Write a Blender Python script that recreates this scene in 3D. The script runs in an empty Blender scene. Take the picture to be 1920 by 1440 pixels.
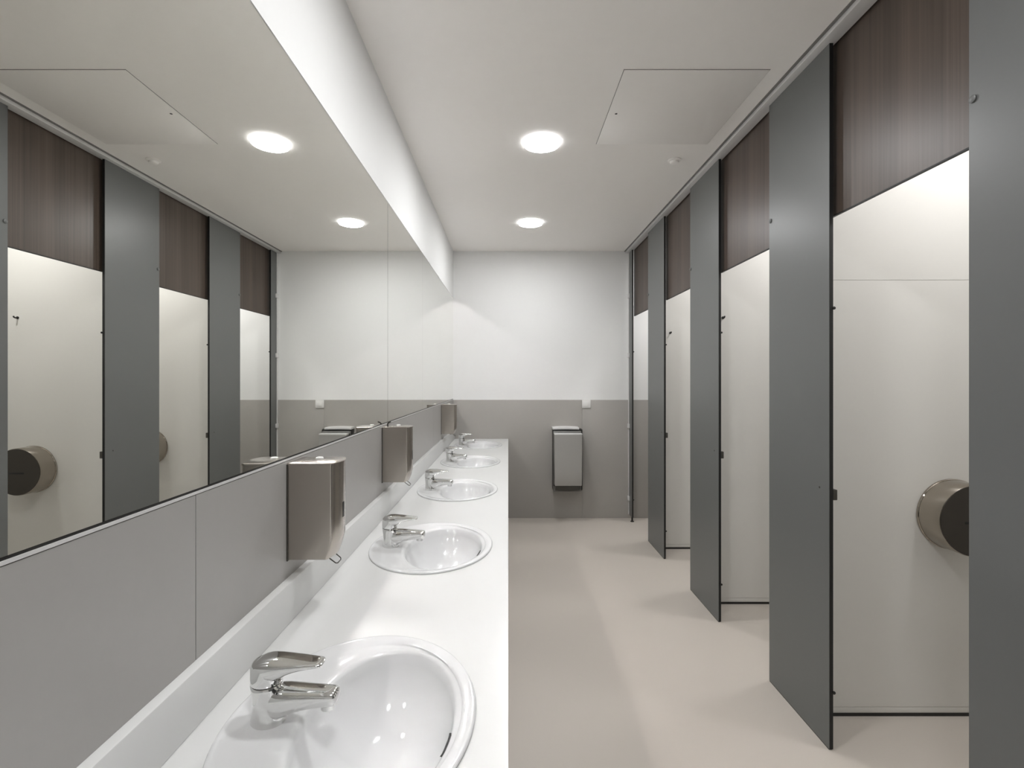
import bpy, bmesh, math
from mathutils import Vector

PI = math.pi
sc = bpy.context.scene
C = sc.collection

# ------------------------------------------------------------------ render look
sc.view_settings.view_transform = 'Standard'
sc.view_settings.look = 'None'
sc.view_settings.gamma = 1.0
sc.view_settings.use_curve_mapping = False
sc.view_settings.exposure = 1.16
sc.cycles.max_bounces = 9
sc.cycles.diffuse_bounces = 5
sc.cycles.glossy_bounces = 6
sc.cycles.use_denoising = True
sc.cycles.caustics_reflective = True
sc.cycles.blur_glossy = 0.2
sc.cycles.sample_clamp_indirect = 80.0
sc.cycles.use_light_tree = True

EYE = 1.41
H = 2.71          # ceiling
YB = 5.03         # back wall
YF = -1.6         # wall behind the camera
XL = -0.56        # mirror plane
XP = 1.22         # cubicle front plane
XR = 2.75         # wall at the back of the cubicles
CT = 0.805        # counter top

# ------------------------------------------------------------------ materials
def mat(name, col, rough=0.5, metal=0.0, **kw):
    m = bpy.data.materials.new(name); m.use_nodes = True
    b = m.node_tree.nodes['Principled BSDF']
    b.inputs['Base Color'].default_value = (*col, 1)
    b.inputs['Roughness'].default_value = rough
    b.inputs['Metallic'].default_value = metal
    for k, v in kw.items():
        b.inputs[k.replace('_', ' ')].default_value = v
    return m

def noisy(m, scale, amt, stretch=(1, 1, 1), bump=0.0, rough_amt=0.0):
    """slight procedural mottling of the colour (material's own), optional bump"""
    nt = m.node_tree; b = nt.nodes['Principled BSDF']
    tc = nt.nodes.new('ShaderNodeTexCoord'); mp = nt.nodes.new('ShaderNodeMapping')
    mp.inputs['Scale'].default_value = stretch
    n = nt.nodes.new('ShaderNodeTexNoise'); n.inputs['Scale'].default_value = scale
    n.inputs['Detail'].default_value = 4
    nt.links.new(tc.outputs['Object'], mp.inputs['Vector']); nt.links.new(mp.outputs['Vector'], n.inputs['Vector'])
    c = b.inputs['Base Color'].default_value[:3]
    mx = nt.nodes.new('ShaderNodeMix'); mx.data_type = 'RGBA'
    mx.inputs['A'].default_value = (*[x * (1 - amt) for x in c], 1)
    mx.inputs['B'].default_value = (*[min(1, x * (1 + amt)) for x in c], 1)
    nt.links.new(n.outputs['Fac'], mx.inputs['Factor']); nt.links.new(mx.outputs['Result'], b.inputs['Base Color'])
    if bump:
        bp = nt.nodes.new('ShaderNodeBump'); bp.inputs['Strength'].default_value = bump
        bp.inputs['Distance'].default_value = 0.001
        nt.links.new(n.outputs['Fac'], bp.inputs['Height']); nt.links.new(bp.outputs['Normal'], b.inputs['Normal'])
    return m

M = {}
M['wall'] = noisy(mat('white wall paint', (0.83, 0.83, 0.82), 0.6), 40, 0.01, bump=0.05)
M['ceiling'] = noisy(mat('ceiling paint', (0.94, 0.915, 0.885), 0.8), 30, 0.01)
M['hatch'] = noisy(mat('hatch paint', (0.90, 0.875, 0.845), 0.7), 30, 0.01)
M['floor'] = noisy(mat('beige vinyl floor', (0.50, 0.455, 0.405), 0.42), 300, 0.03, bump=0.05)
M['wains'] = noisy(mat('warm grey wall laminate', (0.365, 0.348, 0.322), 0.42), 60, 0.02)
M['splash'] = noisy(mat('splashback laminate', (0.385, 0.372, 0.355), 0.38), 60, 0.02)
M['grey'] = noisy(mat('grey compact laminate', (0.146, 0.149, 0.146), 0.36, Specular_IOR_Level=0.42), 80, 0.02)
M['core'] = mat('black laminate core', (0.006, 0.006, 0.006), 0.5)
M['cream'] = noisy(mat('off white laminate', (0.69, 0.675, 0.640), 0.45), 50, 0.01)
M['corian'] = mat('white solid surface', (0.70, 0.70, 0.69), 0.25)
M['ceramic'] = mat('white glazed ceramic', (0.72, 0.72, 0.722), 0.10)
M['chrome'] = mat('chrome', (0.74, 0.74, 0.73), 0.07, 1.0)
M['mirror'] = mat('mirror silvering', (0.93, 0.935, 0.90), 0.0, 1.0)
M['alu'] = mat('white anodised aluminium', (0.74, 0.73, 0.72), 0.35, 0.2)
M['black'] = mat('black plastic', (0.012, 0.011, 0.010), 0.4)
M['darkmetal'] = mat('dark metal', (0.10, 0.095, 0.085), 0.35, 0.8)
M['shadow_line'] = mat('dark grey painted shadow gap', (0.19, 0.182, 0.175), 0.6)
M['slot'] = mat('mid grey plastic', (0.20, 0.195, 0.185), 0.4)
M['hatchgap'] = mat('hatch joint', (0.26, 0.25, 0.24), 0.7)
M['white'] = mat('white plastic', (0.78, 0.77, 0.75), 0.35)
M['dryer'] = mat('silver grey dryer shell', (0.40, 0.39, 0.37), 0.35, 0.2)
M['rollshade'] = mat('steel face painted in shade', (0.055, 0.048, 0.040), 0.35, 0.4)  # dispenser face turned from the lamps, its shade put into the colour

def brushed(name, col, rough, scale):
    m = mat(name, col, rough, 1.0)
    nt = m.node_tree; b = nt.nodes['Principled BSDF']
    tc = nt.nodes.new('ShaderNodeTexCoord'); mp = nt.nodes.new('ShaderNodeMapping')
    mp.inputs['Scale'].default_value = scale
    n = nt.nodes.new('ShaderNodeTexNoise'); n.inputs['Scale'].default_value = 40; n.inputs['Detail'].default_value = 3
    r = nt.nodes.new('ShaderNodeMapRange')
    r.inputs['To Min'].default_value = rough * 0.8; r.inputs['To Max'].default_value = rough * 1.25
    nt.links.new(tc.outputs['Object'], mp.inputs['Vector']); nt.links.new(mp.outputs['Vector'], n.inputs['Vector'])
    nt.links.new(n.outputs['Fac'], r.inputs['Value']); nt.links.new(r.outputs['Result'], b.inputs['Roughness'])
    return m
M['steel'] = brushed('brushed stainless steel', (0.46, 0.42, 0.38), 0.24, (1, 1, 20))
M['rollsteel'] = brushed('brushed brown steel', (0.42, 0.38, 0.33), 0.11, (1, 1, 20))
_nt = M['rollsteel'].node_tree; _b = _nt.nodes['Principled BSDF']
_t = _nt.nodes.new('ShaderNodeTangent'); _t.direction_type = 'RADIAL'; _t.axis = 'Y'
_b.inputs['Anisotropic'].default_value = 0.9; _b.inputs['Anisotropic Rotation'].default_value = 0.25
_nt.links.new(_t.outputs[0], _b.inputs['Tangent'])

def wood():
    m = mat('dark walnut laminate', (0.1, 0.07, 0.05), 0.37, Specular_IOR_Level=0.44)
    nt = m.node_tree; b = nt.nodes['Principled BSDF']; L = nt.links
    tc = nt.nodes.new('ShaderNodeTexCoord')
    def noise(scale, sx, sy, sz, det, dist=0.0):
        mp = nt.nodes.new('ShaderNodeMapping'); mp.inputs['Scale'].default_value = (sx, sy, sz)
        n = nt.nodes.new('ShaderNodeTexNoise'); n.inputs['Scale'].default_value = scale
        n.inputs['Detail'].default_value = det; n.inputs['Distortion'].default_value = dist
        L.new(tc.outputs['Object'], mp.inputs['Vector']); L.new(mp.outputs['Vector'], n.inputs['Vector'])
        return n
    broad = noise(1, 1, 9, 0.15, 2)
    fine = noise(1, 1, 75, 0.7, 5, 0.3)
    tiny = noise(1, 1, 320, 3.0, 2)
    r1 = nt.nodes.new('ShaderNodeValToRGB')
    r1.color_ramp.elements[0].position = 0.3; r1.color_ramp.elements[0].color = (0.040, 0.030, 0.024, 1)
    r1.color_ramp.elements[1].position = 0.7; r1.color_ramp.elements[1].color = (0.124, 0.090, 0.072, 1)
    a = nt.nodes.new('ShaderNodeMath'); a.operation = 'MULTIPLY_ADD'; a.inputs[1].default_value = 0.45
    s = nt.nodes.new('ShaderNodeMath'); s.operation = 'MULTIPLY'; s.inputs[1].default_value = 0.40
    t = nt.nodes.new('ShaderNodeMath'); t.operation = 'MULTIPLY_ADD'; t.inputs[1].default_value = 0.15
    L.new(fine.outputs['Fac'], s.inputs[0]); L.new(broad.outputs['Fac'], a.inputs[0]); L.new(s.outputs[0], a.inputs[2])
    L.new(tiny.outputs['Fac'], t.inputs[0]); L.new(a.outputs[0], t.inputs[2])
    L.new(t.outputs[0], r1.inputs['Fac']); L.new(r1.outputs['Color'], b.inputs['Base Color'])
    return m
M['wood'] = wood()

def emit(name, col, s):
    m = bpy.data.materials.new(name); m.use_nodes = True
    nt = m.node_tree; nt.nodes.clear()
    e = nt.nodes.new('ShaderNodeEmission'); e.inputs['Color'].default_value = (*col, 1); e.inputs['Strength'].default_value = s
    o = nt.nodes.new('ShaderNodeOutputMaterial'); nt.links.new(e.outputs[0], o.inputs['Surface'])
    return m
LAMP = 62.0
M['lamp'] = emit('lit opal diffuser', (0.975, 0.985, 1.0), LAMP)
M['lamp_side'] = emit('glowing diffuser edge', (0.975, 0.985, 1.0), 3.0)
M['lamp_stall'] = emit('lit opal diffuser in cubicle', (0.985, 0.985, 1.0), LAMP * 0.85)

# ------------------------------------------------------------------ mesh helpers
def finish(name, bm, m, parent=None, smooth=None):
    bmesh.ops.recalc_face_normals(bm, faces=bm.faces[:])
    me = bpy.data.meshes.new(name); bm.to_mesh(me); bm.free()
    for mm in (m if isinstance(m, (list, tuple)) else [m]):
        me.materials.append(mm)
    if smooth is not None:
        me.shade_smooth()
        if smooth: me.set_sharp_from_angle(angle=math.radians(smooth))
    o = bpy.data.objects.new(name, me); C.objects.link(o)
    if parent is not None:
        o.parent = parent
        w = parent.location
        me.transform(__import__('mathutils').Matrix.Translation(-w))   # meshes are written in world metres
    return o

def bx(bm, x0, x1, y0, y1, z0, z1, bev=0.0, seg=2):
    v = [bm.verts.new(p) for p in ((x0,y0,z0),(x1,y0,z0),(x1,y1,z0),(x0,y1,z0),(x0,y0,z1),(x1,y0,z1),(x1,y1,z1),(x0,y1,z1))]
    f = [bm.faces.new([v[i] for i in q]) for q in ((0,3,2,1),(4,5,6,7),(0,1,5,4),(1,2,6,5),(2,3,7,6),(3,0,4,7))]
    if bev:
        es = {e for q in f for e in q.edges}
        bmesh.ops.bevel(bm, geom=list(es), offset=bev, segments=seg, profile=0.5, affect='EDGES')
    return f

def loft(bm, rings, cap=True, closed=True):
    """rings: list of lists of points, same count; joins them with quads"""
    R = [[bm.verts.new(p) for p in r] for r in rings]
    n = len(R[0])
    for a, b in zip(R, R[1:]):
        for i in range(n if closed else n - 1):
            j = (i + 1) % n
            bm.faces.new((a[i], a[j], b[j], b[i]))
    if cap:
        bm.faces.new(R[0]); bm.faces.new(R[-1][::-1])
    return R

def ring_z(cx, cy, z, rx, ry, n=32):
    return [(cx + rx*math.cos(2*PI*i/n), cy + ry*math.sin(2*PI*i/n), z) for i in range(n)]

def sec_x(x, cy, w, z0, z1, n=24, p=3.0, dx=0.0):
    """rounded section in the YZ plane"""
    out = []
    zc, hz, hw = (z0+z1)/2, (z1-z0)/2, w/2
    for i in range(n):
        a = 2*PI*i/n; c, s = math.cos(a), math.sin(a)
        out.append((x, cy + hw*math.copysign(abs(c)**(2/p), c), zc + hz*math.copysign(abs(s)**(2/p), s)))
    return out

def tube(bm, pts, r, n=10):
    pts = [Vector(p) for p in pts]
    rings = []
    up = Vector((0.13, 0.31, 0.94))
    for i, p in enumerate(pts):
        t = (pts[min(i+1, len(pts)-1)] - pts[max(i-1, 0)]).normalized()
        a = t.cross(up)
        if a.length < 0.1: a = t.cross(Vector((1, 0, 0)))
        a.normalize(); b = t.cross(a).normalized()
        rings.append([tuple(p + r*(a*math.cos(2*PI*k/n) + b*math.sin(2*PI*k/n))) for k in range(n)])
    loft(bm, rings)

def thing(name, label, cat, loc=(0, 0, 0), group=None):
    o = bpy.data.objects.new(name, None); C.objects.link(o); o.location = loc
    o.empty_display_size = 0.05
    o['label'] = label; o['category'] = cat
    if group: o['group'] = group
    return o

def tag(o, label, cat, group=None):
    o['label'] = label; o['category'] = cat
    if group: o['group'] = group
    return o

def box(name, m, parent, *b, bev=0.0, smooth=None):
    bm = bmesh.new(); bx(bm, *b, bev=bev)
    return finish(name, bm, m, parent, 35 if bev and smooth is None else smooth)

def struct(name, o=None, **k):
    o['kind'] = 'structure'; return o

def recenter(o, p):
    """put a one-mesh thing's origin at p"""
    o.data.transform(__import__('mathutils').Matrix.Translation(-Vector(p))); o.location = p
    return o

def dup(root, dy, label, dx=0.0, dz=0.0):
    r = root.copy(); C.objects.link(r)
    r.location = Vector(root.location) + Vector((dx, dy, dz)); r['label'] = label
    for ch in list(root.children):
        c = ch.copy(); C.objects.link(c); c.parent = r
        for g in list(ch.children):
            d = g.copy(); C.objects.link(d); d.parent = c
    return r

# ------------------------------------------------------------------ room shell
struct('floor', box('floor', M['floor'], None, -0.70, XR+0.12, YF-0.12, YB+0.12, -0.10, 0.0))
struct('ceiling', box('ceiling', M['ceiling'], None, -0.70, XR+0.12, YF-0.12, YB+0.12, H, H+0.10))
bm = bmesh.new()
bx(bm, -0.70, -0.572, YF, YB, 0.0, 2.232)
struct('wall_left', finish('wall_left', bm, M['wall']))
struct('wall_left', box('wall_left', M['wall'], None, -0.70, -0.5585, YF, YB, 2.232, H))   # plaster above the mirror stands a little proud
struct('wall_back', box('wall_back', M['wall'], None, -0.70, XR+0.12, YB, YB+0.12, 0.0, H))
struct('wall_right', box('wall_right', M['wall'], None, XR, XR+0.12, YF, YB, 0.0, H))
struct('wall_front', box('wall_front', M['wall'], None, -0.70, XR+0.12, YF-0.12, YF, 0.0, H))

# head rail along the top of the cubicle fronts
bm = bmesh.new()
bx(bm, 1.188, 1.245, YF, YB, 2.687, 2.7055, bev=0.0015)
bx(bm, 1.195, 1.245, YF, YB, 2.705, H)
rail = struct('trim_1', finish('trim_1', bm, M['alu'], None, 35))
struct('trim_2', box('trim_2', M['shadow_line'], None, 1.178, 1.1945, YF, YB, 2.7055, H))  # dark strip painting the shadow gap between head rail and ceiling

# grey wall panelling on the back wall
g = 'grey panels along the foot of the back wall'
o = box('wall_panel', M['wains'], None, -0.56, 0.7495, YB-0.006, YB, 0.0, 1.2, bev=0.001)
tag(o, 'grey half-height laminate panel on the back wall behind the hand dryer', 'wall panel', g)
o = box('wall_panel', M['wains'], None, 0.7505, XR, YB-0.006, YB, 0.0, 1.2, bev=0.001)
tag(o, 'grey half-height laminate panel on the back wall under the switch and beside the cubicles', 'wall panel', g)

# grey splashback panels between upstand and mirror
g = 'grey splashback panels under the mirror'
for (y0, y1, lb) in ((YF+0.01, 0.886, 'nearest grey splashback panel, left of the thin vertical joint'),
                     (0.888, 2.299, 'grey splashback panel behind the nearest soap dispenser, right of the joint'),
                     (2.301, 3.709, 'grey splashback panel between the middle and the far soap dispensers'),
                     (3.711, YB-0.007, 'farthest grey splashback panel, behind the soap dispenser by the back wall')):
    o = box('splashback_panel', M['splash'], None, -0.5718, -0.560, y0, y1, 0.9062, 1.2025)
    tag(o, lb, 'wall panel', g)

# mirrors
g = 'mirror panes above the washbasins'
for (y0, y1, lb) in ((YF+0.01, 2.2985, 'largest and nearest mirror pane on the left wall, reflecting two ceiling lights'),
                     (2.3015, 3.2292, 'middle mirror pane, between the two thin vertical joints'),
                     (3.2300, YB-0.0065, 'farthest mirror pane, ending in the corner at the back wall')):
    t = thing('mirror', lb, 'mirror', (-0.566, (y0+y1)/2, 1.205), g)
    box('glass', M['mirror'], t, -0.571, -0.560, y0, y1, 1.2130, 2.230)
    box('edge_channel', M['alu'], t, -0.571, -0.5590, y0, y1, 1.2038, 1.2085)
    box('gasket', M['black'], t, -0.571, -0.5610, y0, y1, 1.2085, 1.2130)

# ------------------------------------------------------------------ counter
SINKS = [0.887 + 0.915*i for i in range(5)]
BX, AX, AY = -0.277, 0.219, 0.272        # basin outline: centre x, half sizes
top = thing('countertop', 'long white washbasin counter with a low upstand, running along the mirror wall', 'counter', (-0.28, 2.0, 0.0))
bm = bmesh.new()
x0, x1 = -0.558, 0.0
zt, zb = CT, CT-0.040
def cell(yc):
    h = 0.4575; k = 0.95
    angs = sorted(set([2*PI*i/96 for i in range(96)] +
                      [math.atan2(yy, xx) % (2*PI) for xx in (x0-BX, x1-BX) for yy in (-h, h)]))
    ins, outs = [], []
    for a in angs:
        c, s = math.cos(a), math.sin(a)
        ins.append((BX + AX*k*c, yc + AY*k*s))
        # the outer point: along the same ray from the centre to the cell's border
        q = []
        if c > 1e-9: q.append((x1-BX)/c)
        if c < -1e-9: q.append((x0-BX)/c)
        if s > 1e-9: q.append(h/s)
        if s < -1e-9: q.append(-h/s)
        r = min(q); outs.append((BX + r*c, yc + r*s))
    n = len(angs)
    it = [bm.verts.new((*p, zt)) for p in ins]; ot = [bm.verts.new((*p, zt)) for p in outs]
    ib = [bm.verts.new((*p, zb)) for p in ins]; ob = [bm.verts.new((*p, zb)) for p in outs]
    for i in range(n):
        j = (i+1) % n
        bm.faces.new((it[i], it[j], ot[j], ot[i])); bm.faces.new((ib[i], ob[i], ob[j], ib[j]))
        bm.faces.new((it[i], ib[i], ib[j], it[j])); bm.faces.new((ot[i], ot[j], ob[j], ob[i]))
for yc in SINKS: cell(yc)
bx(bm, x0, x1, YF+0.02, SINKS[0]-0.4575, zb, zt)
bx(bm, x0, x1, SINKS[-1]+0.4575, YB-0.007, zb, zt)
bmesh.ops.remove_doubles(bm, verts=bm.verts[:], dist=1e-5)
finish('worktop', bm, M['corian'], top)
bm = bmesh.new()
bx(bm, -0.5718, -0.540, YF+0.02, YB-0.007, CT, 0.906, bev=0.003)
finish('upstand', bm, M['corian'], top, 35)
for yy in (-1.2, 1.344, 3.174, 4.95):
    box('support', M['corian'], top, -0.55, -0.06, yy, yy+0.02, 0.0, zb)
box('fascia', M['corian'], top, -0.040, -0.022, YF+0.02, YB-0.007, 0.56, zb)

# ------------------------------------------------------------------ washbasins
def ell(cx, cy, ax, ay, z, n=72, sq=2.0):
    out = []
    for i in range(n):
        a = 2*PI*i/n; c, s = math.cos(a), math.sin(a)
        out.append((cx + ax*math.copysign(abs(c)**(2/sq), c), cy + ay*math.copysign(abs(s)**(2/sq), s), z))
    return out

IX, IAX, IAY = -0.233, 0.138, 0.220
def make_basin(yc, label):
    t = thing('washbasin', label, 'washbasin', (BX, yc, CT), 'washbasins set in the counter')
    bm = bmesh.new()
    R = []
    R.append(ell(BX, yc, AX-0.001, AY-0.001, CT+0.0005))
    R.append(ell(BX, yc, AX, AY, CT+0.0030))
    R.append(ell(BX, yc, AX-0.0015, AY-0.0015, CT+0.0055))
    R.append(ell(BX, yc, AX-0.0050, AY-0.0050, CT+0.0068))
    R.append(ell(BX, yc, AX-0.0120, AY-0.0120, CT+0.0065))
    R.append(ell(BX, yc, AX-0.0200, AY-0.0200, CT+0.0050))
    R.append(ell(BX+0.003, yc, AX-0.028, AY-0.029, CT+0.0030))
    for k, z in ((0.15, 0.0012), (0.35, -0.0002), (0.7, -0.0008), (0.92, -0.0015)):
        a, b = AX-0.028, AY-0.029
        R.append(ell(BX+0.003+(IX-BX-0.003)*k, yc, a+(IAX+0.006-a)*k, b+(IAY+0.006-b)*k, CT+z))
    R.append(ell(IX, yc, IAX+0.002, IAY+0.002, CT-0.0035))
    R.append(ell(IX, yc, IAX-0.003, IAY-0.003, CT-0.0085))
    D = 0.135
    for s in (0.96, 0.93, 0.89, 0.84, 0.78, 0.70, 0.60, 0.50, 0.40, 0.30, 0.21, 0.14):
        z = CT - 0.005 - D*(1 - s**3.2)**0.85 * 0.97 - 0.004*(1-s)
        R.append(ell(IX - 0.006*(1-s), yc, IAX*s, IAY*s if s > 0.5 else IAX*s*(1+(IAY/IAX-1)*(s-0.14)/0.36), z))
    loft(bm, R, cap=False)
    # underside shell so the bowl has thickness
    U = [ell(BX, yc, AX-0.001, AY-0.001, CT+0.0005), ell(BX, yc, AX*0.94, AY*0.94, CT+0.0005), ell(IX, yc, IAX+0.016, IAY+0.016, CT-0.02)]
    for s in (0.95, 0.8, 0.6, 0.4, 0.14):
        U.append(ell(IX, yc, (IAX+0.012)*s, (IAY+0.012)*s, CT-0.018-D*(1-s**3.2)**0.85))
    loft(bm, U, cap=False)
    bmesh.ops.remove_doubles(bm, verts=bm.verts[:], dist=1e-5)
    finish('bowl', bm, M['ceramic'], t, 60)
    zc = CT - 0.005 - D*0.97 - 0.003
    bm = bmesh.new()
    loft(bm, [ring_z(IX-0.006, yc, zc-0.010, 0.021, 0.021), ring_z(IX-0.006, yc, zc+0.001, 0.023, 0.023),
              ring_z(IX-0.006, yc, zc+0.003, 0.019, 0.019), ring_z(IX-0.006, yc, zc+0.001, 0.013, 0.013)])
    finish('drain', bm, M['chrome'], t, 40)
    # overflow slit high on the wall of the bowl, towards the room
    bm = bmesh.new()
    a0, a1 = -0.40, -0.14
    rows = []
    for i in range(9):
        a = a0 + (a1-a0)*i/8
        k = math.sin(PI*i/8)
        for_r = []
        for dz, dr in ((-0.0032*k-0.0002, -0.0022), (0.0032*k+0.0002, -0.0002), (0.0032*k+0.0002, 0.003), (-0.0032*k-0.0002, 0.003)):
            ex, ey = IAX-0.0035+dr, IAY-0.0035+dr
            for_r.append((IX + ex*math.cos(a), yc + ey*math.sin(a), CT-0.0075+dz))
        rows.append(for_r)
    loft(bm, rows)
    finish('overflow_slot', bm, M['black'], t)
    return t
BL = ['nearest white oval washbasin, cut by the lower edge of the photo',
      'second nearest white oval washbasin, just past the nearest soap dispenser',
      'middle one of the five white oval washbasins, beside the second soap dispenser',
      'white oval washbasin second from the back wall',
      'farthest white oval washbasin, next to the back wall']
b0 = make_basin(SINKS[0], BL[0])
for i in range(1, 5): dup(b0, SINKS[i]-SINKS[0], BL[i])

# ------------------------------------------------------------------ faucets
def make_faucet(yc, label):
    FX = -0.430; Z = CT + 0.008
    t = thing('faucet', label, 'faucet', (FX, yc, Z), 'chrome mixer faucets on the washbasins')
    bm = bmesh.new()
    # column
    loft(bm, [ring_z(FX+0.004, yc, Z-0.0092, 0.0305, 0.0280), ring_z(FX+0.004, yc, Z-0.0070, 0.0308, 0.0282), ring_z(FX+0.004, yc, Z+0.004, 0.0285, 0.0262),
              ring_z(FX+0.003, yc, Z+0.022, 0.0262, 0.0248), ring_z(FX+0.002, yc, Z+0.040, 0.0262, 0.0252),
              ring_z(FX+0.001, yc, Z+0.052, 0.0268, 0.0260), ring_z(FX, yc, Z+0.0570, 0.0268, 0.0260), ring_z(FX, yc, Z+0.0585, 0.0255, 0.0248)])
    # spout
    S = [(-0.436, .030, -.006, .050), (-0.420, .046, -.005, .0525), (-0.404, .050, -.001, .0535), (-0.392, .0495, .0050, .0535),
         (-0.378, .0470, .0105, .0525), (-0.362, .0440, .0145, .0512), (-0.346, .0415, .0170, .0502), (-0.330, .0395, .0185, .0492), (-0.316, .0375, .0195, .0480),
         (-0.308, .0350, .0208, .0468), (-0.3040, .0300, .0235, .0450), (-0.302, .0200, .0285, .0415)]
    loft(bm, [sec_x(x, yc, w, Z+a, Z+b, 28, 2.8) for x, w, a, b in S])
    finish('spout_body', bm, M['chrome'], t, 50)
    bm = bmesh.new()
    loft(bm, [ring_z(-0.321, yc, Z+0.0215, 0.0125, 0.0125, 24), ring_z(-0.321, yc, Z+0.0125, 0.0120, 0.0120, 24),
              ring_z(-0.321, yc, Z+0.0115, 0.0105, 0.0105, 24), ring_z(-0.321, yc, Z+0.0130, 0.0088, 0.0088, 24)])
    finish('aerator', bm, M['chrome'], t, 40)
    bm = bmesh.new()
    loft(bm, [ring_z(FX, yc, Z+0.0583, 0.0245, 0.0240), ring_z(FX, yc, Z+0.0605, 0.0245, 0.0240)])
    finish('seal_ring', bm, M['black'], t, 40)
    # lever: cap over the column drawn out to a blade towards the room
    bm = bmesh.new()
    loft(bm, [ring_z(FX, yc, Z+0.0603, 0.0262, 0.0254), ring_z(FX, yc, Z+0.0612, 0.0268, 0.0260), ring_z(FX, yc, Z+0.075, 0.0268, 0.0262), ring_z(FX, yc, Z+0.088, 0.0266, 0.0262),
              ring_z(FX+0.001, yc, Z+0.0945, 0.0254, 0.0252), ring_z(FX+0.003, yc, Z+0.0985, 0.0225, 0.0225)])
    S = [(-0.4545, .018, .0840, .0905), (-0.4510, .030, .0800, .0945), (-0.4450, .0420, .0760, .0990),
         (-0.4370, .0500, .0740, .1025), (-0.4270, .0530, .0720, .1045), (-0.4170, .0535, .0700, .1050), (-0.4080, .0525, .0690, .1046),
         (-0.4000, .0510, .0720, .1038), (-0.3900, .0485, .0780, .1028), (-0.3780, .0450, .0825, .1013), (-0.3640, .0415, .0860, .0998), (-0.3500, .0375, .0882, .0982),
         (-0.3380, .0335, .0893, .0970), (-0.3310, .0290, .0900, .0960), (-0.3285, .0200, .0912, .0948)]
    loft(bm, [sec_x(x, yc, w, Z+a, Z+b, 28, 3.2) for x, w, a, b in S])
    finish('lever', bm, M['chrome'], t, 50)
    bm = bmesh.new()   # small marker dot on the front of the column
    loft(bm, [[(FX+0.020+0.0*i, yc-0.0175+0.004*math.cos(2*PI*i/12)*0.7, Z+0.053+0.004*math.sin(2*PI*i/12)) for i in range(12)],
              [(FX+0.026, yc-0.0215+0.0035*math.cos(2*PI*i/12)*0.7, Z+0.053+0.0035*math.sin(2*PI*i/12)) for i in range(12)]])
    finish('marker', bm, M['black'], t, 40)
    return t
FL = ['nearest chrome mixer faucet, standing on the washbasin in the foreground',
      'chrome mixer faucet on the second nearest washbasin',
      'chrome mixer faucet on the middle washbasin of the five',
      'chrome mixer faucet on the washbasin second from the back wall',
      'farthest chrome mixer faucet, on the washbasin next to the back wall']
f0 = make_faucet(SINKS[0]-0.006, FL[0])
for i in range(1, 5): dup(f0, SINKS[i]-SINKS[0], FL[i])

# ------------------------------------------------------------------ soap dispensers
def make_soap(y0, label):
    x0_, xf = -0.560, -0.444; y1 = y0 + 0.104; z0, z1 = 0.953, 1.196
    t = thing('soap_dispenser', label, 'soap dispenser', (x0_, (y0+y1)/2, z0), 'soap dispensers over the counter')
    def outline(z, e=0.0, bow=0.0, top=False):
        P = [(x0_, y0-e), (xf-0.008, y0-e)]
        for i in range(1, 6):     # chamfer-like front corner
            a = i/6; P.append((xf-0.008 + 0.008*math.sin(a*PI/2)+e, y0-e + 0.007*(1-math.cos(a*PI/2))))
        for i in range(1, 10):    # bowed front
            a = i/10; P.append((xf + bow*math.sin(a*PI) + e, y0+0.007 + (y1-y0-0.014)*a))
        for i in range(1, 6):
            a = 1-i/6; P.append((xf-0.008 + 0.008*math.sin(a*PI/2)+e, y1+e - 0.007*(1-math.cos(a*PI/2))))
        P += [(xf-0.008, y1+e), (x0_, y1+e)]
        return [(x, y, z) for x, y in P]
    bm = bmesh.new()
    def sh(z, cut):               # lower front slants back
        return [(x - cut*max(0, (x-(x0_+0.05))/0.066), y, z) for x, y, z in outline(z, 0, 0.010)]
    loft(bm, [sh(z0, 0.014), sh(z0+0.02, 0.007), sh(z0+0.05, 0.0), outline(z0+0.12, 0, 0.010), outline(z1-0.004, 0, 0.010)])
    finish('housing', bm, M['steel'], t, 25)
    bm = bmesh.new()
    loft(bm, [outline(z1-0.004, 0.0012, 0.010), outline(z1, 0.0012, 0.010), outline(z1+0.0015, -0.001, 0.009)])
    finish('lid', bm, M['steel'], t, 40)
    bm = bmesh.new()
    cx, cy = x0_+0.060, y0+0.060
    loft(bm, [ring_z(cx, cy, z1+0.001, 0.010, 0.010, 20), ring_z(cx, cy, z1+0.006, 0.010, 0.010, 20), ring_z(cx, cy, z1+0.008, 0.007, 0.007, 20)])
    finish('lock_cap', bm, M['white'], t, 40)
    box('back_plate', M['darkmetal'], t, x0_, x0_+0.003, y0-0.003, y1+0.003, z0-0.003, z1-0.002)
    box('level_window', M['black'], t, xf+0.0065, xf+0.0105, y0+0.046, y0+0.058, z0+0.095, z0+0.135, bev=0.001)
    bm = bmesh.new()
    yc = (y0+y1)/2
    pts = [(xf-0.034, yc-0.020, z0+0.004), (xf-0.014, yc-0.020, z0-0.012), (xf-0.004, yc-0.019, z0-0.020), (xf-0.001, yc-0.012, z0-0.0225),
           (xf-0.001, yc+0.012, z0-0.0225), (xf-0.004, yc+0.019, z0-0.020), (xf-0.014, yc+0.020, z0-0.012), (xf-0.034, yc+0.020, z0+0.004)]
    tube(bm, pts, 0.0015, 8)
    finish('push_lever', bm, M['darkmetal'], t, 60)
    bm = bmesh.new()
    loft(bm, [ring_z(xf-0.040, yc, z0-0.008, 0.006, 0.006, 16), ring_z(xf-0.040, yc, z0+0.004, 0.009, 0.009, 16)])
    finish('nozzle', bm, M['black'], t, 40)
    return t
SL = ['nearest and largest-looking stainless soap dispenser, just below the mirror',
      'middle stainless soap dispenser with a small key sticking up from its lid',
      'farthest stainless soap dispenser, close to the back wall corner']
s0 = make_soap(1.252, SL[0])
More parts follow.
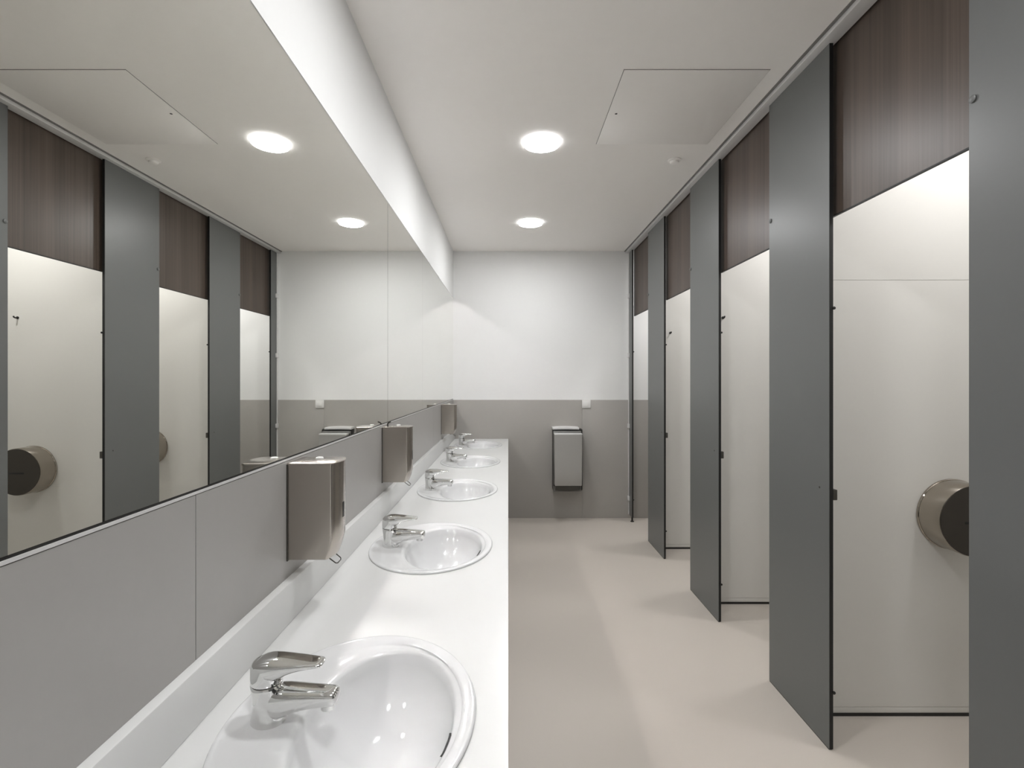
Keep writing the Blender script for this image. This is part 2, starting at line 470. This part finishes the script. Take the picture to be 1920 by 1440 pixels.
s1 = dup(s0, 2.193-1.252, SL[1]); dup(s0, 4.124-1.252, SL[2])
bm = bmesh.new()
kx, ky, kz = -0.545, 2.193+0.045, 1.197
tube(bm, [(kx, ky, kz), (kx, ky, kz+0.012), (kx+0.006, ky-0.002, kz+0.018), (kx+0.014, ky-0.004, kz+0.021)], 0.0032, 8)
finish('key', bm, M['darkmetal'], s1, 50)

# ------------------------------------------------------------------ hand dryer
t = thing('hand_dryer', 'grey jet hand dryer hanging on the back wall under the switch', 'hand dryer', (0.592, YB-0.006, 0.27))
YW = YB-0.0055
bm = bmesh.new()
bx(bm, 0.444, 0.740, 4.925, YW, 0.30, 0.915, bev=0.012, seg=3)
finish('rear_housing', bm, M['black'], t, 35)
bm = bmesh.new()
xs = [0.440+0.262*i/10 for i in range(11)]
top_pts = []
for s in (0, 1):
    pass
prof = []
for i in range(11):
    a = i/10; x = 0.440 + 0.262*a; bow = 0.006*math.sin(a*PI)
    prof.append([(x, 4.904, 0.911+bow*0.4), (x, 4.901, 0.924+bow), (x, 4.915, 0.930+bow), (x, YW, 0.930+bow), (x, YW, 0.911+bow*0.4)])
loft(bm, prof)
finish('top_rim', bm, M['alu'], t, 40)
box('hand_slot', M['slot'], t, 0.446, 0.720, 4.885, 4.93, 0.30, 0.896, bev=0.004)
box('front_rim', M['alu'], t, 0.4465, 0.7195, 4.802, 4.862, 0.868, 0.8815, bev=0.003)
bm = bmesh.new()
rings = []
for z, o_, y_ in ((0.374, 0.006, 4.806), (0.380, 0.003, 4.802), (0.50, 0.002, 4.800), (0.75, 0.0, 4.800), (0.868, 0.0, 4.801)):
    P = []
    for (cx_, cy_, a0) in ((0.4475+o_+0.008, y_+0.008, 180), (0.7185-o_-0.008, y_+0.008, 270)):
        for k in range(5):
            a = math.radians(a0 + 90*k/4)
            P.append((cx_+0.008*math.cos(a), cy_+0.008*math.sin(a), z))
    P += [(0.7185-o_, 4.865, z), (0.4475+o_, 4.865, z)]
    rings.append(P)
loft(bm, rings)
finish('front_cover', bm, M['dryer'], t, 35)
box('side_gap', M['black'], t, 0.4455, 0.7225, 4.862, 4.90, 0.36, 0.872)
bm = bmesh.new()
prof = []
for i in range(11):
    a = i/10; x = 0.462 + 0.245*a; dip = 0.012*math.sin(a*PI)
    prof.append([(x, 4.84, 0.374), (x, 4.835, 0.335-dip), (x, 4.85, 0.322-dip), (x, YW-0.01, 0.290-dip), (x, YW-0.01, 0.374)])
loft(bm, prof)
finish('drip_tray', bm, M['darkmetal'], t, 40)

# ------------------------------------------------------------------ switch
t = thing('wall_switch', 'small square white switch plate at the top edge of the grey wall panel', 'switch', (0.792, YW, 1.16))
box('plate', M['white'], t, 0.749, 0.835, YW-0.009, YW, 1.119, 1.1985, bev=0.002)
box('rocker', M['white'], t, 0.766, 0.818, YW-0.013, YW-0.008, 1.134, 1.184, bev=0.0015)

# ------------------------------------------------------------------ cubicles
PIL = [(-0.13, 0.310), (0.870, 1.312), (1.880, 2.315), (2.870, 3.320), (3.877, 4.320)]
DIV = [0.075, 1.085, 2.070, 3.102, 4.110]
PLab = ['grey cubicle pilaster beside the camera position',
        'nearest grey cubicle pilaster, cut by the right edge of the photo',
        'grey cubicle pilaster second from the right, widest one fully in view',
        'grey cubicle pilaster third from the right',
        'grey cubicle pilaster fourth from the right, last full-width one before the back wall']
def knob_x(bm, x0_, x1_, y, z, r, n=16):
    loft(bm, [[(x0_, y+r*math.cos(2*PI*i/n), z+r*math.sin(2*PI*i/n)) for i in range(n)],
              [(x0_+(x1_-x0_)*0.7, y+r*math.cos(2*PI*i/n), z+r*math.sin(2*PI*i/n)) for i in range(n)],
              [(x1_, y+r*0.6*math.cos(2*PI*i/n), z+r*0.6*math.sin(2*PI*i/n)) for i in range(n)]])
def knob_y(bm, y0_, y1_, x, z, r, n=16):
    loft(bm, [[(x+r*math.cos(2*PI*i/n), y0_, z+r*math.sin(2*PI*i/n)) for i in range(n)],
              [(x+r*math.cos(2*PI*i/n), y0_+(y1_-y0_)*0.7, z+r*math.sin(2*PI*i/n)) for i in range(n)],
              [(x+r*0.6*math.cos(2*PI*i/n), y1_, z+r*0.6*math.sin(2*PI*i/n)) for i in range(n)]])

def pilaster(y0, y1, label, zb_=0.004, last=False):
    t = thing('cubicle_pilaster', label, 'cubicle panel', (XP, (y0+y1)/2, 0.0), 'grey pilasters of the cubicle fronts')
    bm = bmesh.new()
    bx(bm, XP, XP+0.013, y0+0.0015, y1-0.0015, zb_, 2.687)
    finish('panel', bm, M['grey'], t)
    bm = bmesh.new()      # the black core shows on the cut edges
    bx(bm, XP+0.0012, XP+0.0142, y0, y0+0.0015, zb_, 2.687)
    finish('edge', bm, M['core'], t)
    box('edge', M['core'], t, XP+0.0012, XP+0.0142, y1-0.0015, y1, zb_, 2.687)
    if not last:
        for z in (0.22, 1.68):
            bm = bmesh.new(); knob_y(bm, y0-0.0005, y0-0.006, XP+0.0155, z, 0.006)
            finish('door_buffer', bm, M['black'], t, 40)
        bm = bmesh.new()
        bx(bm, XP+0.0142, XP+0.030, y0-0.001, y0+0.022, 0.950, 0.990, bev=0.002)
        finish('lock_keeper', bm, M['darkmetal'], t, 35)
        bm = bmesh.new()
        knob_x(bm, XP, XP-0.002, y0+0.060, 0.987, 0.004)
        finish('screw', bm, M['darkmetal'], t, 40)
        bm = bmesh.new()
        knob_x(bm, XP, XP-0.006, y1-0.014, 2.145, 0.010)
        finish('fixing_cap', bm, M['grey'], t, 40)
        box('foot', M['black'], t, XP+0.0, XP+0.013, y0+0.004, y1-0.004, 0, zb_)
    else:
        bm = bmesh.new()
        loft(bm, [ring_z(XP+0.007, y0+0.020, 0.0, 0.018, 0.018, 20), ring_z(XP+0.007, y0+0.020, 0.006, 0.018, 0.018, 20),
                  ring_z(XP+0.007, y0+0.020, 0.008, 0.009, 0.009, 20), ring_z(XP+0.007, y0+0.020, zb_+0.001, 0.009, 0.009, 20)])
        finish('foot', bm, M['black'], t, 40)
        for z in (0.21, 0.94, 1.65, 2.25):
            box('bracket', M['alu'], t, XP-0.016, XP, y1-0.028, y1+0.012, z-0.022, z+0.022, bev=0.002)
        box('wall_channel', M['alu'], t, XP-0.004, XP+0.017, y1, y1+0.0225, zb_, 2.687)
        for z in (0.22, 1.68):
            bm = bmesh.new(); knob_y(bm, y0-0.0005, y0-0.006, XP+0.0155, z, 0.006)
            finish('door_buffer', bm, M['black'], t, 40)
    return t
for (y0, y1), lb in zip(PIL, PLab): pilaster(y0, y1, lb)
pilaster(4.880, 5.000, 'narrow grey cubicle pilaster against the back wall, on a black foot', 0.045, True)
# closed end of the cubicle row, behind the camera
o = box('end_panel', M['grey'], None, XP, XP+0.013, YF+0.002, -0.15, 0.004, 2.687)
tag(o, 'grey end panel of the cubicle row, behind the camera position', 'cubicle panel')
recenter(o, (XP, -0.87, 0.004))

# wood headers over the openings
OPEN = [(0.310, 0.870), (1.312, 1.880), (2.315, 2.870), (3.320, 3.877), (4.320, 4.880)]
HLab = ['walnut header panel over the cubicle opening beside the camera',
        'largest walnut header panel, over the nearest cubicle opening on the right',
        'walnut header panel over the second cubicle opening on the right',
        'walnut header panel over the third cubicle opening on the right',
        'farthest walnut header panel, over the cubicle opening by the back wall']
for (y0, y1), lb in zip(OPEN, HLab):
    t = thing('header_panel', lb, 'header panel', (1.2625, (y0+y1)/2, 2.04), 'walnut header panels over the cubicle openings')
    box('board', M['wood'], t, 1.254, 1.266, y0-0.06, y1+0.06, 2.042, H)
    box('edge', M['core'], t, 1.2545, 1.2655, y0-0.06, y1+0.06, 2.0385, 2.042)

# dividing walls between cubicles
DLab = ['off-white cubicle dividing panel behind the camera',
        'off-white cubicle dividing panel beside the camera',
        'nearest off-white cubicle dividing panel on the right, with a faint horizontal joint',
        'off-white cubicle dividing panel seen through the second opening on the right',
        'off-white cubicle dividing panel seen through the third opening on the right']
for i, (y, lb) in enumerate(zip(DIV, DLab)):
    t = thing('dividing_panel', lb, 'dividing panel', (2.0, y, 0.0), 'off-white dividing panels of the cubicles')
    if i == 2:
        box('board', M['cream'], t, 1.2345, XR, y, y+0.013, 0.040, 1.8240)
        box('upper_board', M['cream'], t, 1.2345, XR, y, y+0.013, 1.8255, H)
    else:
        box('board', M['cream'], t, 1.2345, XR, y, y+0.013, 0.040, H)
    box('bottom_rail', M['cream'], t, 1.2345, XR, y+0.001, y+0.012, 0.014, 0.0385, bev=0.001)
    box('foot_shadow_strip', M['black'], t, 1.2345, XR, y+0.0005, y+0.0125, 0.0, 0.014)  # black strip stands in for the shadow gap under the panel

# hooks on the dividing panels
def hook(x, y, label):
    t = thing('coat_hook', label, 'coat hook', (x, y, 1.795), 'small black hooks in the cubicles')
    bm = bmesh.new(); knob_y(bm, y+0.0005, y-0.004, x, 1.795, 0.009)
    finish('rose', bm, M['black'], t, 40)
    bm = bmesh.new()
    tube(bm, [(x, y-0.003, 1.795), (x, y-0.018, 1.793), (x, y-0.024, 1.796), (x, y-0.027, 1.803)], 0.0045, 10)
    finish('peg', bm, M['black'], t, 50)
    return t
hook(1.945, 2.070, 'small black hook on the nearest off-white dividing panel, by the pilaster edge')
hook(1.955, 3.102, 'small black hook deep in the second cubicle, seen only in the mirror')
hook(1.345, 3.102, 'small black hook near the front edge of the second cubicle dividing panel')
hook(1.345, 4.110, 'small black hook near the front edge of the third cubicle dividing panel')

# toilet roll dispensers
def roll(y, label):
    cx, cz, r = 1.850, 0.848, 0.147
    t = thing('toilet_roll_dispenser', label, 'toilet roll dispenser', (cx, y, cz-r), 'toilet roll dispensers in the cubicles')
    def prof(yy, k, p, q=0.0):
        out = []
        n = 64
        for i in range(n):
            a = 2*PI*i/n
            s = math.sin(a)
            xx = math.copysign(max(0.0, 1-abs(s)**p)**0.5, math.cos(a))
            if abs(math.cos(a)) < 1e-9: xx = 0
            out.append((cx + r*k*xx, yy, cz + r*k*s))
        return out
    bm = bmesh.new()
    loft(bm, [prof(y+0.0005, 0.97, 2.0), prof(y-0.004, 1.0, 2.0), prof(y-0.011, 1.0, 2.0), prof(y-0.013, 0.985, 2.0)])
    finish('back_rim', bm, M['rollsteel'], t, 30)
    bm = bmesh.new()
    loft(bm, [prof(y-0.012, 0.980, 2.0), prof(y-0.06, 0.976, 1.97), prof(y-0.109, 0.972, 1.93), prof(y-0.112, 0.962, 1.93)])
    finish('cover', bm, M['rollsteel'], t, 30)
    bm = bmesh.new()
    loft(bm, [prof(y-0.1115, 0.958, 1.93), prof(y-0.1135, 0.952, 1.93)])
    finish('face', bm, M['rollshade'], t, 30)
    box('viewing_slot', M['core'], t, cx-0.045, cx+0.045, y-0.1142, y-0.113, cz-0.012, cz-0.002, bev=0.0004)
    return t
r0 = roll(2.070, 'large round steel toilet roll dispenser in the nearest cubicle on the right')
dup(r0, 3.102-2.070, 'round toilet roll dispenser in the second cubicle, seen whole only in the mirror')
dup(r0, 4.110-2.070, 'round toilet roll dispenser in the third cubicle, a sliver of it in the mirror')

# ------------------------------------------------------------------ ceiling things
def lamp(x, y, label, m, r=0.099):
    t = thing('ceiling_light', label, 'ceiling light', (x, y, H), 'round ceiling lights')
    bm = bmesh.new(); n = 48
    loft(bm, [ring_z(x, y, H-0.001, r, r, n), ring_z(x, y, H-0.012, r, r, n), ring_z(x, y, H-0.015, r-0.0015, r-0.0015, n)], cap=False)
    finish('rim', bm, M['lamp_side'], t, 60)
    bm = bmesh.new()
    loft(bm, [ring_z(x, y, H-0.015, r-0.0015, r-0.0015, n), ring_z(x, y, H-0.0165, r*0.8, r*0.8, n), ring_z(x, y, H-0.0175, r*0.4, r*0.4, n)], cap=False)
    bm.faces.new([v for v in bm.verts][-n:])
    finish('diffuser', bm, m, t, 60)
    return t
lamp(0.184, 2.712, 'nearer of the two round ceiling lights over the passage', M['lamp'])
lamp(0.184, 4.100, 'farther of the two round ceiling lights over the passage, near the back wall', M['lamp'], 0.098)
lamp(0.184, 1.324, 'round ceiling light above the camera position, out of the frame', M['lamp'])
lamp(0.184, -0.064, 'round ceiling light behind the camera, out of the frame', M['lamp'])
for (y, w) in ((0.58, 'beside the camera'), (1.58, 'nearest to the camera'), (2.60, 'second from the camera'),
               (3.61, 'third from the camera'), (4.58, 'next to the back wall')):
    lamp(1.86, y, 'round ceiling light inside the cubicle ' + w, M['lamp_stall'])

t = thing('access_hatch', 'flush square ceiling hatch with a small dark keyhole', 'hatch', (0.795, 2.40, H))
bm = bmesh.new()
bx(bm, 0.4875, 1.098, 2.078, 2.732, H-0.0035, H-0.0002, bev=0.0008)
finish('hatch_panel', bm, M['hatch'], t, 35)
bm = bmesh.new()
fr = 0.0018
for b in ((0.4845, 0.4875, 2.075, 2.735), (1.098, 1.100, 2.075, 2.735), (0.4845, 1.100, 2.0755, 2.078), (0.4845, 1.100, 2.732, 2.7345)):
    bx(bm, *b, H-0.0012, H-0.0002)
finish('frame_gap', bm, M['hatchgap'], t)
bm = bmesh.new()
loft(bm, [ring_z(0.527, 2.418, H-0.0034, 0.0065, 0.0065, 16), ring_z(0.527, 2.418, H-0.0042, 0.006, 0.006, 16)])
finish('keyhole', bm, M['black'], t, 40)

t = thing('smoke_detector', 'small round white detector on the ceiling beyond the hatch', 'detector', (0.985, 2.935, H))
bm = bmesh.new()
loft(bm, [ring_z(0.985, 2.935, H-0.0005, 0.038, 0.038), ring_z(0.985, 2.935, H-0.006, 0.038, 0.038), ring_z(0.985, 2.935, H-0.010, 0.030, 0.030)])
finish('base', bm, M['ceiling'], t, 40)
bm = bmesh.new()
loft(bm, [ring_z(0.985, 2.935, H-0.010, 0.026, 0.026), ring_z(0.985, 2.935, H-0.020, 0.024, 0.024), ring_z(0.985, 2.935, H-0.024, 0.015, 0.015)])
finish('sensor', bm, M['ceiling'], t, 40)

# ------------------------------------------------------------------ world and camera
w = bpy.data.worlds.new('world'); sc.world = w; w.use_nodes = True
w.node_tree.nodes['Background'].inputs['Color'].default_value = (0.02, 0.02, 0.02, 1)

cam = bpy.data.cameras.new('camera'); co = bpy.data.objects.new('camera', cam); C.objects.link(co)
co.location = (0, 0, EYE); co.rotation_euler = (PI/2, 0, 0)
cam.sensor_width = 36.0; cam.sensor_fit = 'HORIZONTAL'
cam.lens = 928/1920*36
cam.shift_x = (960-953)/1920
cam.shift_y = -(720-711)/1920
cam.clip_start = 0.02
sc.camera = co
